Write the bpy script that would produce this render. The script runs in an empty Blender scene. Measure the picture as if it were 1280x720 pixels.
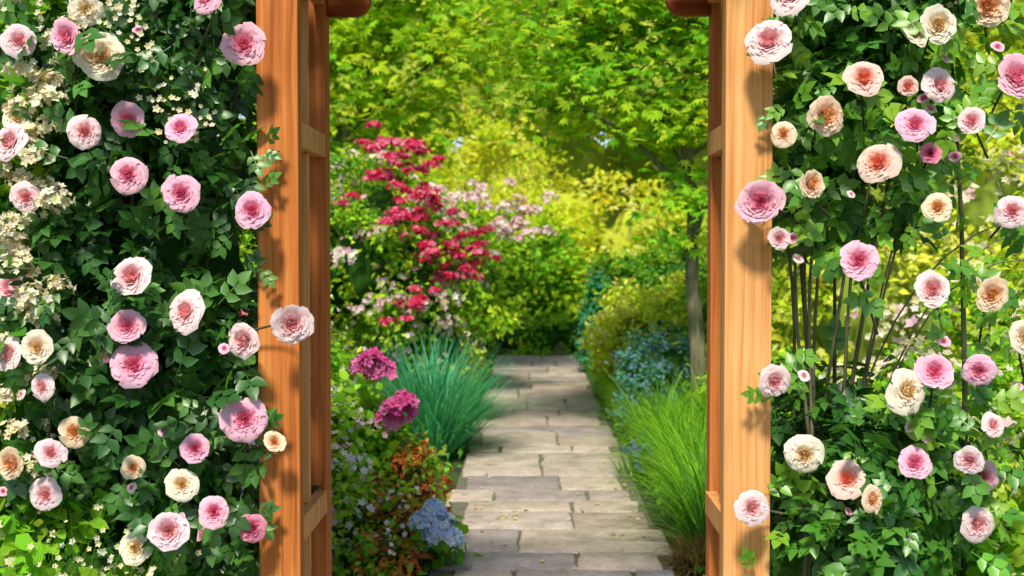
import bpy, math, numpy as np
rng = np.random.default_rng(11)
scene = bpy.context.scene
# ------------------------------------------------------------------ helpers
def norm(a):
    return a/np.maximum(np.linalg.norm(a,axis=-1,keepdims=True),1e-9)
def runit(n): return norm(rng.normal(size=(n,3)))
def frames(d,n):
    y=norm(d); z=norm(n-(n*y).sum(-1,keepdims=True)*y); x=np.cross(y,z)
    return np.stack([x,y,z],axis=-1)
class MB:
    def __init__(s): s.V=[];s.C=[];s.L=[];s.T=[];s.n=0
    def add(s,V,F,C):
        V=np.asarray(V,float).reshape(-1,3);F=np.asarray(F,int)
        C=np.broadcast_to(np.asarray(C,float).reshape(-1,3),V.shape)
        s.V.append(V);s.C.append(C);s.L.append((F+s.n).ravel());s.T.append(np.full(len(F),F.shape[1]));s.n+=len(V)
    def inst(s,T,F,pos,R,size,col,tcol=None):
        N=len(pos)
        if N==0:return
        m=len(T)
        size=np.asarray(size,float)
        V=pos[:,None,:]+np.einsum('nij,mj->nmi',R,T)*size.reshape(-1,1,1)
        C=np.repeat(col[:,None,:],m,axis=1)
        if tcol is not None: C=C*tcol[None,:,None]
        FF=(F[None]+(np.arange(N)*m)[:,None,None]).reshape(-1,F.shape[1])
        s.add(V.reshape(-1,3),FF,C.reshape(-1,3))
    def build(s,name,mat,smooth=False,parent=None):
        me=bpy.data.meshes.new(name)
        V=np.concatenate(s.V);C=np.concatenate(s.C);L=np.concatenate(s.L);T=np.concatenate(s.T)
        me.vertices.add(len(V));me.vertices.foreach_set('co',V.astype(np.float32).ravel())
        me.loops.add(len(L));me.loops.foreach_set('vertex_index',L.astype(np.int32))
        me.polygons.add(len(T))
        st=np.concatenate([[0],np.cumsum(T)[:-1]])
        me.polygons.foreach_set('loop_start',st.astype(np.int32))
        me.polygons.foreach_set('loop_total',T.astype(np.int32))
        if smooth: me.polygons.foreach_set('use_smooth',np.ones(len(T),bool))
        a=me.color_attributes.new('Col','FLOAT_COLOR','POINT')
        a.data.foreach_set('color',np.concatenate([np.clip(C,0,1),np.ones((len(C),1))],1).astype(np.float32).ravel())
        me.update(calc_edges=True);me.validate()
        o=bpy.data.objects.new(name,me);scene.collection.objects.link(o)
        me.materials.append(mat)
        if parent: o.parent=parent
        return o
# ------------------------------------------------------------------ materials
def newmat(name):
    m=bpy.data.materials.new(name);m.use_nodes=True;nt=m.node_tree;nt.nodes.clear()
    return m,nt,nt.nodes,nt.links
def leafmat(name,trans=0.35,rough=0.4,gloss=0.05,tint=(1.5,1.3,.7),cap=.82):
    m,nt,N,L=newmat(name)
    out=N.new('ShaderNodeOutputMaterial')
    at=N.new('ShaderNodeAttribute');at.attribute_name='Col'
    p=N.new('ShaderNodeBsdfDiffuse');L.new(at.outputs['Color'],p.inputs['Color'])
    last=p
    if trans>0:
        mix=N.new('ShaderNodeMixShader');mix.inputs[0].default_value=trans
        t=N.new('ShaderNodeBsdfTranslucent')
        vm=N.new('ShaderNodeVectorMath');vm.operation='MULTIPLY';vm.inputs[1].default_value=tint
        vc=N.new('ShaderNodeVectorMath');vc.operation='MINIMUM';vc.inputs[1].default_value=(cap,cap,cap)
        L.new(at.outputs['Color'],vm.inputs[0]);L.new(vm.outputs[0],vc.inputs[0]);L.new(vc.outputs[0],t.inputs['Color'])
        L.new(p.outputs[0],mix.inputs[1]);L.new(t.outputs[0],mix.inputs[2]);last=mix
    if gloss>0:
        g=N.new('ShaderNodeBsdfGlossy');g.inputs['Roughness'].default_value=rough;g.inputs['Color'].default_value=(.9,.95,.85,1)
        m2=N.new('ShaderNodeMixShader');m2.inputs[0].default_value=gloss
        L.new(last.outputs[0],m2.inputs[1]);L.new(g.outputs[0],m2.inputs[2]);last=m2
    L.new(last.outputs[0],out.inputs[0])
    return m
M_near=leafmat('rose_leaf_mat',0.34,.40,.05)
M_leaf=leafmat('leaf_mat',0.40,.42,.0)
M_tree=leafmat('tree_leaf_mat',0.54,.45,.0,(1.6,1.4,.65),.88)
M_petal=leafmat('petal_mat',0.30,.6,.0,(1.05,.95,.95),.9)
M_core=leafmat('shade_core_mat',0.0,.9,0.0)  # core colour stands in for the shade deep inside the foliage
def barkmat(name,c1,c2):
    m,nt,N,L=newmat(name)
    out=N.new('ShaderNodeOutputMaterial');p=N.new('ShaderNodeBsdfPrincipled');p.inputs['Roughness'].default_value=.85
    tc=N.new('ShaderNodeTexCoord');mp=N.new('ShaderNodeMapping');mp.inputs['Scale'].default_value=(30,30,6)
    nz=N.new('ShaderNodeTexNoise');nz.inputs['Scale'].default_value=1;nz.inputs['Detail'].default_value=6
    r=N.new('ShaderNodeValToRGB');r.color_ramp.elements[0].color=(*c1,1);r.color_ramp.elements[1].color=(*c2,1)
    r.color_ramp.elements[0].position=.35;r.color_ramp.elements[1].position=.65
    b=N.new('ShaderNodeBump');b.inputs['Strength'].default_value=.6;b.inputs['Distance'].default_value=.02
    L.new(tc.outputs['Object'],mp.inputs[0]);L.new(mp.outputs[0],nz.inputs[0]);L.new(nz.outputs[0],r.inputs[0])
    L.new(r.outputs[0],p.inputs['Base Color']);L.new(nz.outputs[0],b.inputs['Height']);L.new(b.outputs[0],p.inputs['Normal']);L.new(p.outputs[0],out.inputs[0])
    return m
M_bark=barkmat('bark_mat',(.08,.08,.035),(.22,.20,.11))
M_cane=barkmat('cane_mat',(.04,.045,.02),(.10,.09,.04))
def woodmat(name,dark,mid,light,seed,horiz=False):
    m,nt,N,L=newmat(name)
    out=N.new('ShaderNodeOutputMaterial');p=N.new('ShaderNodeBsdfPrincipled');p.inputs['Roughness'].default_value=.65
    p.inputs['Specular IOR Level'].default_value=.12
    tc=N.new('ShaderNodeTexCoord');mp=N.new('ShaderNodeMapping')
    mp.inputs['Location'].default_value=(seed,seed*1.7,seed*.6)
    sc=(55,55,.8) if not horiz else (.8,55,55)
    mp.inputs['Scale'].default_value=sc
    w=N.new('ShaderNodeTexNoise');w.inputs['Scale'].default_value=1.3;w.inputs['Detail'].default_value=1
    wv=N.new('ShaderNodeVectorMath');wv.operation='MULTIPLY_ADD';wv.inputs[1].default_value=(.035,.035,.035)
    L.new(tc.outputs['Object'],w.inputs[0]);L.new(w.outputs['Color'],wv.inputs[0]);L.new(tc.outputs['Object'],wv.inputs[2])
    L.new(wv.outputs[0],mp.inputs[0])
    n1=N.new('ShaderNodeTexNoise');n1.inputs['Scale'].default_value=1;n1.inputs['Detail'].default_value=5;n1.inputs['Roughness'].default_value=.6
    L.new(mp.outputs[0],n1.inputs[0])
    n2=N.new('ShaderNodeTexNoise');n2.inputs['Scale'].default_value=3.5;n2.inputs['Detail'].default_value=4
    L.new(mp.outputs[0],n2.inputs[0])
    n3=N.new('ShaderNodeTexNoise');n3.inputs['Scale'].default_value=1.8;n3.inputs['Detail'].default_value=3
    L.new(tc.outputs['Object'],n3.inputs[0])
    a=N.new('ShaderNodeMath');a.operation='MULTIPLY_ADD';a.inputs[1].default_value=.4
    L.new(n2.outputs[0],a.inputs[0])
    a2=N.new('ShaderNodeMath');a2.operation='MULTIPLY_ADD';a2.inputs[1].default_value=.45;a2.inputs[2].default_value=-.42
    L.new(n3.outputs[0],a2.inputs[0]);
    a3=N.new('ShaderNodeMath');a3.operation='ADD';L.new(n1.outputs[0],a3.inputs[0]);L.new(a2.outputs[0],a3.inputs[1])
    L.new(a3.outputs[0],a.inputs[2])
    r=N.new('ShaderNodeValToRGB');e=r.color_ramp.elements
    e[0].position=.25;e[0].color=(*dark,1);e[1].position=.76;e[1].color=(*light,1)
    x=e.new(.50);x.color=(*mid,1)
    vo=N.new('ShaderNodeTexVoronoi');vo.inputs['Scale'].default_value=1
    mk=N.new('ShaderNodeMapping');mk.inputs['Scale'].default_value=(9,9,2.6) if not horiz else (2.6,9,9);mk.inputs['Location'].default_value=(seed*2,seed,seed*3)
    L.new(wv.outputs[0],mk.inputs[0]);L.new(mk.outputs[0],vo.inputs[0])
    kr=N.new('ShaderNodeMapRange');kr.inputs[1].default_value=.05;kr.inputs[2].default_value=.14;kr.inputs[3].default_value=.45;kr.inputs[4].default_value=1
    L.new(vo.outputs['Distance'],kr.inputs[0])
    ks=N.new('ShaderNodeVectorMath');ks.operation='SCALE'
    L.new(a.outputs[0],r.inputs[0]);L.new(r.outputs[0],ks.inputs[0]);L.new(kr.outputs[0],ks.inputs['Scale']);L.new(ks.outputs[0],p.inputs['Base Color'])
    b=N.new('ShaderNodeBump');b.inputs['Strength'].default_value=.4;b.inputs['Distance'].default_value=.003
    L.new(a.outputs[0],b.inputs['Height']);L.new(b.outputs[0],p.inputs['Normal']);L.new(p.outputs[0],out.inputs[0])
    return m
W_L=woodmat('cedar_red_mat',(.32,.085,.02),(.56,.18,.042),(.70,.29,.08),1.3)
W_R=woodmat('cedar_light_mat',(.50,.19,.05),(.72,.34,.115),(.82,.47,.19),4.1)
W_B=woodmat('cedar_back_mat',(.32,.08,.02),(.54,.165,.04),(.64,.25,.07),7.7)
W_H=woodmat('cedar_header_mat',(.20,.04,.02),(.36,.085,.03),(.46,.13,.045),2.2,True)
W_S=woodmat('cedar_slat_mat',(.5,.18,.055),(.72,.33,.11),(.82,.45,.18),9.2)
# ------------------------------------------------------------------ templates
def leaf6(w=.36,fold=.07,droop=.12):
    vs=[0,.28,.64,1];ww=[.02,w,w*.78,.012];V=[]
    for v,a in zip(vs,ww):
        for u in(-1,0,1): V.append((u*a,v,abs(u)*fold*(a/w)-droop*v*v))
    F=[]
    for j in range(3):
        for i in range(2):
            b=j*3+i;F.append((b,b+1,b+4,b+3))
    return np.array(V),np.array(F)
def rotz(V,a):
    c,s=math.cos(a),math.sin(a);return V@np.array([[c,s,0],[-s,c,0],[0,0,1]])
def combine(parts):
    VV=[];FF=[];n=0
    for V,F in parts: VV.append(V);FF.append(F+n);n+=len(V)
    return np.concatenate(VV),np.concatenate(FF)
LEAF2=(np.array([(0,0,0),(.30,.45,.09),(0,1,-.06),(-.30,.45,.09)]),np.array([(0,1,2),(0,2,3)]))
LEAF6=leaf6()
def comp():
    P=[]
    l=leaf6(.33,.08,.18)
    def put(x,y,a,s,tz=0):
        V=rotz(l[0]*s,a)+np.array([x,y,tz]);P.append((V,l[1]))
    put(0,.60,.0,.46,-.05)
    for y,s in((.52,.42),(.24,.34)):
        put(.01,y,-.95,s,-.02);put(-.01,y+.02,.95,s,-.02)
    st=np.array([(-.008,0,0),(.008,0,0),(.008,.6,-.03),(-.008,.6,-.03)])
    P.append((st,np.array([(0,1,2,3)])))
    return combine(P)
COMP=comp()
def fan(k=5,spread=1.1,w=.17):
    P=[]
    for i in range(k):
        a=(i-(k-1)/2)/((k-1)/2)*spread
        s=1-.3*abs(a)/spread
        V=LEAF2[0]*np.array([w/.3,1,1])*s
        P.append((rotz(V,a),LEAF2[1]))
    return combine(P)
FAN=fan()
def blossom(k=5,cup=.25):
    P=[]
    for i in range(k):
        V=np.array([(0,0,0),(.36,.55,cup*.7),(0,1,cup),(-.36,.55,cup*.7)])
        P.append((rotz(V,i*2*math.pi/k),np.array([(0,1,2,3)])))
    return combine(P)
BLOS=blossom(5,.45)
BLOSC=np.ones(20);BLOSC[[0,4,8,12,16]]=.85
# ------------------------------------------------------------------ palettes
DARK=np.array([(.028,.11,.016),(.045,.16,.022),(.07,.21,.028),(.09,.25,.033),(.033,.125,.02)])
MID=np.array([(.08,.26,.025),(.12,.33,.03),(.17,.39,.035),(.09,.28,.04)])
FRESH=np.array([(.20,.48,.03),(.26,.54,.035),(.32,.58,.045),(.15,.40,.03)])
LIME=np.array([(.42,.64,.03),(.52,.70,.04),(.60,.74,.06),(.34,.58,.03)])
YEL=np.array([(.74,.77,.06),(.82,.80,.12),(.64,.74,.05),(.88,.82,.26)])
GOLD=np.array([(.86,.70,.04),(.88,.78,.10),(.76,.74,.05)])
ORNG=np.array([(.62,.22,.04),(.50,.12,.04),(.62,.38,.07),(.35,.36,.05),(.40,.09,.04),(.25,.38,.05)])
BLUEG=np.array([(.06,.36,.20),(.09,.44,.24),(.14,.50,.30),(.08,.38,.14)])
WHITE=np.array([(.88,.85,.74),(.90,.88,.80),(.88,.78,.70)])
CREAM=np.array([(.88,.80,.50),(.90,.86,.66),(.86,.74,.50),(.84,.80,.46)])
PALEP=np.array([(.90,.62,.64),(.90,.74,.70),(.88,.50,.58),(.90,.82,.74)])
MAG=np.array([(.72,.04,.13),(.82,.11,.24),(.58,.02,.08),(.86,.26,.38)])
PINK=np.array([(.84,.18,.48),(.90,.34,.60),(.76,.10,.36)])
BLUE=np.array([(.42,.60,.90),(.56,.70,.90),(.72,.82,.90)])
VIOL=np.array([(.14,.22,.46),(.20,.30,.52),(.12,.32,.32)])
def pick(pal,clid,n,var=.18):
    K=clid.max()+1 if len(clid) else 1
    base=rng.integers(0,len(pal),K)
    own=rng.integers(0,len(pal),n)
    idx=np.where(rng.random(n)<.6,base[clid],own)
    c=pal[idx]*(1+rng.normal(0,var,(n,1)))*(1+rng.normal(0,.05,(n,3)))
    return np.clip(c,.004,.90)
# ------------------------------------------------------------------ foliage
def clumps(blobs,nleaf,rsub,ksub,front=False):
    B=np.array(blobs,float);area=B[:,3]*B[:,4]+B[:,4]*B[:,5]+B[:,3]*B[:,5]
    pr=area/area.sum()
    K=max(4,int(ksub))
    bi=rng.choice(len(B),K,p=pr)
    d=runit(K)
    if front: d[:,1]=np.where(d[:,1]>.35,-d[:,1],d[:,1])
    f=1-.45*rng.random(K)**1.6
    sc=B[bi,:3]+d*B[bi,3:6]*f[:,None]
    ci=rng.integers(0,K,nleaf)
    rs=rsub*(.6+.8*rng.random(K))
    off=rng.normal(size=(nleaf,3))*np.array([1,1,.6])*rs[ci][:,None]*.55
    pos=sc[ci]+off
    out=norm(norm(d[ci]*1.0)+norm(off)*.6+np.array([0,0,.15]))
    return pos,out,ci,sc,d
def scat_leaf(mb,tm,pos,out,ci,size,pal,sv=.25,var=.18):
    n=len(pos)
    d=norm(out*.5+runit(n)*.9+np.array([0,0,-.25]));nn=norm(out*.7+np.array([0,-.15,.7])+runit(n)*.5)
    s=size*(1+rng.normal(0,sv,n)).clip(.4,1.8)
    mb.inst(tm[0],tm[1],pos,frames(d,nn),s,pick(pal,ci,n,var))
def scat_flower(mb,pos,out,size,pal,sv=.2):
    n=len(pos)
    if n==0:return
    nn=norm(out+runit(n)*.5+np.array([0,-.15,.2]))
    d=np.cross(nn,runit(n))
    mb.inst(BLOS[0],BLOS[1],pos,frames(d,nn),size*(1+rng.normal(0,sv,n)).clip(.5,1.6),pick(pal,np.arange(n),n,.06),BLOSC)
def ico(subd=2):
    import bmesh
    bm=bmesh.new();bmesh.ops.create_icosphere(bm,subdivisions=subd,radius=1)
    V=np.array([v.co[:] for v in bm.verts]);F=np.array([[v.index for v in f.verts] for f in bm.faces]);bm.free();return V,F
ICO=ico(3)
def add_core(mb,blobs,f=.66,col=(.012,.03,.008)):  # solid cores block see-through; colour darker than the leaves paints interior shade
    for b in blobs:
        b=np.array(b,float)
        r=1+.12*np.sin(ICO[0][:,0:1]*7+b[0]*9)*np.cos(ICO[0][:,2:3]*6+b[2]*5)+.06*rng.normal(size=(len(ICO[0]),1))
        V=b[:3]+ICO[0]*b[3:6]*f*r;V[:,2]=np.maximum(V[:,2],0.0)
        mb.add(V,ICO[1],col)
def tube(mb,P,R,col,sides=7):
    P=np.asarray(P,float);R=np.asarray(R,float);n=len(P)
    T=norm(np.gradient(P,axis=0));ref=np.array([.31,.9,.1])
    X=norm(np.cross(T,ref));Y=np.cross(T,X)
    a=np.linspace(0,2*np.pi,sides,endpoint=False)
    V=P[:,None]+R[:,None,None]*(np.cos(a)[None,:,None]*X[:,None]+np.sin(a)[None,:,None]*Y[:,None])
    F=[]
    for i in range(n-1):
        for j in range(sides):
            k=(j+1)%sides;F.append((i*sides+j,i*sides+k,(i+1)*sides+k,(i+1)*sides+j))
    mb.add(V.reshape(-1,3),F,col)
def bez(a,b,c,n=8):
    t=np.linspace(0,1,n)[:,None];a,b,c=map(lambda q:np.array(q,float),(a,b,c))
    return (1-t)**2*a+2*t*(1-t)*b+t*t*c
def shrub(name,blobs,pal,size,n,tm=LEAF2,rsub=.16,k=60,core=True,clip=None,flowers=(),front=False,stems=0,corecol=(.03,.09,.015),sv=.25,coref=.58,mat=None):
    pos,out,ci,sc,sd=clumps(blobs,n,rsub,k,front)
    m=pos[:,2]>.02
    if clip is not None: m&=clip(pos)
    mb=MB();scat_leaf(mb,tm,pos[m],out[m],ci[m],size,pal,sv)
    o=mb.build(name,mat or M_leaf)
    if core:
        c=MB();add_core(c,blobs if core is True else core,coref,corecol);c.build('shade_core',M_core,True,o)
    if stems:
        s=MB();B=np.array(blobs)
        for i in rng.integers(0,len(sc),stems):
            e=sc[i]
            if e[2]<.1 or (clip is not None and not clip(e[None])[0]):continue
            b=B[np.argmin(((B[:,:3]-e)**2).sum(1))]
            g=np.array([b[0]+rng.normal()*.08,b[1]+rng.normal()*.08,0])
            tube(s,bez(g,[(g[0]+e[0])/2+rng.normal()*.05,g[1],e[2]*.7],e,7),np.linspace(.012,.003,7),(.05,.06,.02),5)
        if s.n: s.build('stems',M_cane,True,o)
    for j,f in enumerate(flowers):
        fm=MB()
        if f['kind']=='dots':
            p,oo,c2,_,_=clumps(f.get('on',blobs),f['n'],f.get('rs',rsub),max(8,f.get('k',k//2)),True)
            p=p+oo*f.get('push',.04)
            mm=(p[:,2]>.05)
            if clip is not None: mm&=clip(p)
            scat_flower(fm,p[mm],oo[mm],f['size'],f['pal'])
        else:
            C=np.asarray(f['at'],float);r=f['r']
            for c in C:
                mct=f['m'];dd=runit(mct);dd[:,2]=np.where(dd[:,2]<-.3,-dd[:,2],dd[:,2])
                rr=r*rng.uniform(.7,1.25)
                p=c+dd*np.array(f.get('shape',(1,1,.75)))*rr*rng.uniform(f.get('fill',.75),1,(mct,1))
                scat_flower(fm,p,dd,f['size'],f['pal'])
        if fm.n: fm.build(f.get('name','flowers'),M_petal,False,o)
    return o
# ------------------------------------------------------------------ grass
def blades(mb,base,az,L,th0,kap,w,col,seg=5):
    n=len(base);s=np.linspace(0,1,seg+1)
    th=th0[:,None]+kap[:,None]*s[None]**1.3
    dl=L[:,None]/seg
    hr=np.concatenate([np.zeros((n,1)),np.cumsum(np.sin(th[:,:-1])*dl,1)],1)
    hz=np.concatenate([np.zeros((n,1)),np.cumsum(np.cos(th[:,:-1])*dl,1)],1)
    c,sn=np.cos(az)[:,None],np.sin(az)[:,None]
    P=np.stack([base[:,0:1]+hr*c,base[:,1:2]+hr*sn,base[:,2:3]+hz],-1)
    side=np.stack([-sn,c,0*c],-1)
    ww=(w[:,None]*(1-s[None]**1.8)*(.6+.4*np.minimum(1,s*4))[None]+.0005)[...,None]
    A=P-side*ww/2;B=P+side*ww/2
    V=np.stack([A,B],2).reshape(n,-1,3)
    F=np.array([(2*i,2*i+1,2*i+3,2*i+2) for i in range(seg)])
    FF=(F[None]+(np.arange(n)*(2*(seg+1)))[:,None,None]).reshape(-1,4)
    mb.add(V.reshape(-1,3),FF,np.repeat(col[:,None],2*(seg+1),1).reshape(-1,3))
def tuft(mb,x,y,r,h,n,pal,w=.008,lean=.35,kap=1.3,z=0):
    a=rng.random(n)*2*np.pi;q=r*np.sqrt(rng.random(n))
    base=np.stack([x+q*np.cos(a)*.6,y+q*np.sin(a)*.6,np.full(n,z)],1)
    az=a+rng.normal(0,.5,n)
    blades(mb,base,az,h*rng.uniform(.65,1.2,n),np.abs(rng.normal(0,lean,n))+q/r*.25,kap*rng.uniform(.3,1.3,n),w*rng.uniform(.6,1.3,n),np.clip(pal[rng.integers(0,len(pal),n)]*(1+rng.normal(0,.2,(n,1))),.005,.9))
# ------------------------------------------------------------------ ground
def ground():
    xs=np.concatenate([np.linspace(-400,-14,12),np.linspace(-12,12,80),np.linspace(14,400,12)])
    ys=np.concatenate([np.linspace(-400,-6,10),np.linspace(-4,30,110),np.linspace(34,500,12)])
    X,Y=np.meshgrid(xs,ys);near=(np.abs(X)<12)&(Y>-4)&(Y<30)
    bed=np.clip((np.abs(X-.1)-.75)/.6,0,1)*near
    Z=bed*(.05+.03*np.sin(X*3.1+Y*1.7)+.02*np.sin(X*7+Y*5))-.012
    V=np.stack([X,Y,Z],-1).reshape(-1,3);w=len(xs)
    F=[(j*w+i,j*w+i+1,(j+1)*w+i+1,(j+1)*w+i) for j in range(len(ys)-1) for i in range(w-1)]
    m,nt,N,L=newmat('soil_and_grass_mat')
    out=N.new('ShaderNodeOutputMaterial');p=N.new('ShaderNodeBsdfPrincipled');p.inputs['Roughness'].default_value=.95
    tc=N.new('ShaderNodeTexCoord');nz=N.new('ShaderNodeTexNoise');nz.inputs['Scale'].default_value=3;nz.inputs['Detail'].default_value=10
    r=N.new('ShaderNodeValToRGB');e=r.color_ramp.elements;e[0].position=.38;e[0].color=(.045,.035,.02,1);e[1].position=.6;e[1].color=(.06,.14,.02,1)
    L.new(tc.outputs['Object'],nz.inputs[0]);L.new(nz.outputs[0],r.inputs[0]);L.new(r.outputs[0],p.inputs['Base Color'])
    b=N.new('ShaderNodeBump');b.inputs['Distance'].default_value=.05;n2=N.new('ShaderNodeTexNoise');n2.inputs['Scale'].default_value=40;n2.inputs['Detail'].default_value=6
    L.new(tc.outputs['Object'],n2.inputs[0]);L.new(n2.outputs[0],b.inputs['Height']);L.new(b.outputs[0],p.inputs['Normal']);L.new(p.outputs[0],out.inputs[0])
    mb=MB();mb.add(V,F,(.1,.1,.1));mb.build('ground',m,True)
ground()
# ------------------------------------------------------------------ stone path
def stonemat():
    m,nt,N,L=newmat('flagstone_mat')
    out=N.new('ShaderNodeOutputMaterial');p=N.new('ShaderNodeBsdfPrincipled');p.inputs['Roughness'].default_value=.75
    p.inputs['Specular IOR Level'].default_value=.3
    at=N.new('ShaderNodeAttribute');at.attribute_name='Col'
    tc=N.new('ShaderNodeTexCoord')
    n1=N.new('ShaderNodeTexNoise');n1.inputs['Scale'].default_value=5;n1.inputs['Detail'].default_value=8;n1.inputs['Roughness'].default_value=.65
    n2=N.new('ShaderNodeTexNoise');n2.inputs['Scale'].default_value=45;n2.inputs['Detail'].default_value=5
    L.new(tc.outputs['Object'],n1.inputs[0]);L.new(tc.outputs['Object'],n2.inputs[0])
    r=N.new('ShaderNodeValToRGB');e=r.color_ramp.elements;e[0].position=.3;e[0].color=(.62,.58,.56,1);e[1].position=.7;e[1].color=(1.18,1.14,1.1,1)
    r2=N.new('ShaderNodeValToRGB');e=r2.color_ramp.elements;e[0].position=.3;e[0].color=(.80,.80,.80,1);e[1].position=.7;e[1].color=(1.12,1.12,1.12,1)
    L.new(n1.outputs[0],r.inputs[0]);L.new(n2.outputs[0],r2.inputs[0])
    x=N.new('ShaderNodeMix');x.data_type='RGBA';x.blend_type='MULTIPLY';x.inputs[0].default_value=1
    y=N.new('ShaderNodeMix');y.data_type='RGBA';y.blend_type='MULTIPLY';y.inputs[0].default_value=1
    L.new(at.outputs['Color'],x.inputs[6]);L.new(r.outputs[0],x.inputs[7]);L.new(x.outputs[2],y.inputs[6]);L.new(r2.outputs[0],y.inputs[7])
    L.new(y.outputs[2],p.inputs['Base Color'])
    b=N.new('ShaderNodeBump');b.inputs['Strength'].default_value=.7;b.inputs['Distance'].default_value=.010
    a=N.new('ShaderNodeMath');a.operation='MULTIPLY_ADD';a.inputs[1].default_value=.3;L.new(n2.outputs[0],a.inputs[0]);L.new(n1.outputs[0],a.inputs[2])
    L.new(a.outputs[0],b.inputs['Height']);L.new(b.outputs[0],p.inputs['Normal']);L.new(p.outputs[0],out.inputs[0])
    return m
M_stone=stonemat()
SC=np.array([(.44,.375,.335),(.50,.43,.38),(.37,.315,.30),(.46,.375,.32),(.40,.355,.345),(.52,.44,.37),(.33,.29,.285)])
PATH_END=16.9
def path():
    mb=MB();y=-1.0
    def slab(x0,x1,y0,y1,z,c):
        g=.007;x0+=g;x1-=g;y0+=g;y1-=g;pts=[]
        cor=[(x0,y0),(x1,y0),(x1,y1),(x0,y1)]
        cor=[(a+rng.normal()*.010,b+rng.normal()*.010) for a,b in cor]
        for i in range(4):
            a=np.array(cor[i]);b=np.array(cor[(i+1)%4]);k=6
            for j in range(k):
                t=j/k;q=a*(1-t)+b*t
                if j: q=q+rng.normal(size=2)*.004
                pts.append(q)
        P=np.array(pts);n=len(P);cen=P.mean(0)
        tilt=rng.normal(size=2)*.006
        def ring(s,dz):
            Q=cen+(P-cen)*(1-s/np.maximum(np.linalg.norm(P-cen,axis=1,keepdims=True),.05))
            return np.column_stack([Q,np.full(n,z+dz)+((Q-cen)*tilt).sum(1)])
        V=np.concatenate([ring(0,-.05),ring(0,-.008),ring(.006,-.002),ring(.014,0),np.array([[cen[0],cen[1],z]])])
        F=[(r*n+i,r*n+(i+1)%n,(r+1)*n+(i+1)%n,(r+1)*n+i) for r in range(3) for i in range(n)]
        mb.add(V,F,c);
        F=[(3*n+i,3*n+(i+1)%n,4*n) for i in range(n)]
        mb.L.append((np.array(F)+mb.n-len(V)).ravel());mb.T.append(np.full(n,3))
    last=[]
    while y<PATH_END-.3:
        h=rng.choice([.34,.48,.62,.78,.88])*rng.uniform(.9,1.1)
        left=-.44+rng.normal()*.03;right=.64+rng.normal()*.03;W=right-left
        for _ in range(12):
            mode=rng.choice([2,3,2,2,3])
            if mode==2: cuts=[left,left+W*rng.uniform(.3,.7),right]
            else: cuts=[left,left+W*rng.uniform(.22,.42),left+W*rng.uniform(.58,.8),right]
            if all(abs(a-b)>.07 for a in cuts[1:-1] for b in last): break
        last=cuts[1:-1]
        for a,b in zip(cuts[:-1],cuts[1:]):
            c=SC[rng.integers(len(SC))]*rng.uniform(.88,1.12)
            if h>.55 and rng.random()<.6:
                m=y+h*rng.uniform(.35,.65)
                slab(a,b,y,m,.03+rng.normal()*.002,c);slab(a,b,m,y+h,.03+rng.normal()*.002,SC[rng.integers(len(SC))])
            else: slab(a,b,y,y+h,.03+rng.normal()*.002,c)
        y+=h
    o=mb.build('stone_path',M_stone)
    m,nt,N,L=newmat('joint_sand_mat')
    out=N.new('ShaderNodeOutputMaterial');p=N.new('ShaderNodeBsdfPrincipled');p.inputs['Roughness'].default_value=1
    nz=N.new('ShaderNodeTexNoise');nz.inputs['Scale'].default_value=9;r=N.new('ShaderNodeValToRGB');e=r.color_ramp.elements
    e[0].position=.4;e[0].color=(.15,.12,.10,1);e[1].position=.62;e[1].color=(.11,.14,.06,1)
    tc=N.new('ShaderNodeTexCoord');L.new(tc.outputs['Object'],nz.inputs[0]);L.new(nz.outputs[0],r.inputs[0]);L.new(r.outputs[0],p.inputs['Base Color']);L.new(p.outputs[0],out.inputs[0])
    s=MB();s.add([(-.46,-1,.018),(.66,-1,.018),(.66,PATH_END,.018),(-.46,PATH_END,.018)],[(0,1,2,3)],(.1,.1,.1));s.build('joint_bed',m,False,o)
    f=MB();n=190
    pos=np.column_stack([.1+np.where(rng.random(n)<.6,np.sign(rng.normal(size=n))*rng.uniform(.34,.54,n),rng.uniform(-.45,.45,n)),rng.uniform(4.5,14,n),np.full(n,.040)])
    pos[:14]=np.array([-.14,6.7,.04])+rng.normal(size=(14,3))*np.array([.05,.07,.002])
    pal=np.array([(.65,.55,.2),(.85,.65,.65),(.45,.35,.12),(.7,.65,.35)])
    scat=frames(np.column_stack([rng.normal(size=(n,2)),np.zeros(n)]),np.tile([0,0,1.],(n,1))+rng.normal(0,.2,(n,3)))
    f.inst(LEAF2[0],LEAF2[1],pos,scat,rng.uniform(.02,.045,n),pal[rng.integers(0,4,n)])
    f.build('fallen_leaves',M_petal,False,o)
path()
# ------------------------------------------------------------------ arbor
def box(name,x0,x1,y0,y1,z0,z1,mat,parent,bev=.004):
    import bmesh
    bm=bmesh.new();bmesh.ops.create_cube(bm,size=1)
    for v in bm.verts:
        v.co.x=(x0 if v.co.x<0 else x1)-(x0+x1)/2;v.co.y=(y0 if v.co.y<0 else y1)-(y0+y1)/2;v.co.z=(z0 if v.co.z<0 else z1)-(z0+z1)/2
    bmesh.ops.bevel(bm,geom=bm.edges[:],offset=bev,segments=2,profile=.6,affect='EDGES')
    me=bpy.data.meshes.new(name);bm.to_mesh(me);bm.free()
    o=bpy.data.objects.new(name,me);scene.collection.objects.link(o);me.materials.append(mat);o.location=((x0+x1)/2,(y0+y1)/2,(z0+z1)/2);o.parent=parent
    return o
arb=bpy.data.objects.new('garden_arbor',None);scene.collection.objects.link(arb)
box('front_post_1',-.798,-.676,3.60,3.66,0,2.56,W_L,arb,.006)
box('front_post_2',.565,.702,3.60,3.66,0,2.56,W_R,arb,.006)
box('rear_post_1',-.77,-.672,4.07,4.15,0,2.56,W_B,arb,.006)
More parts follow.
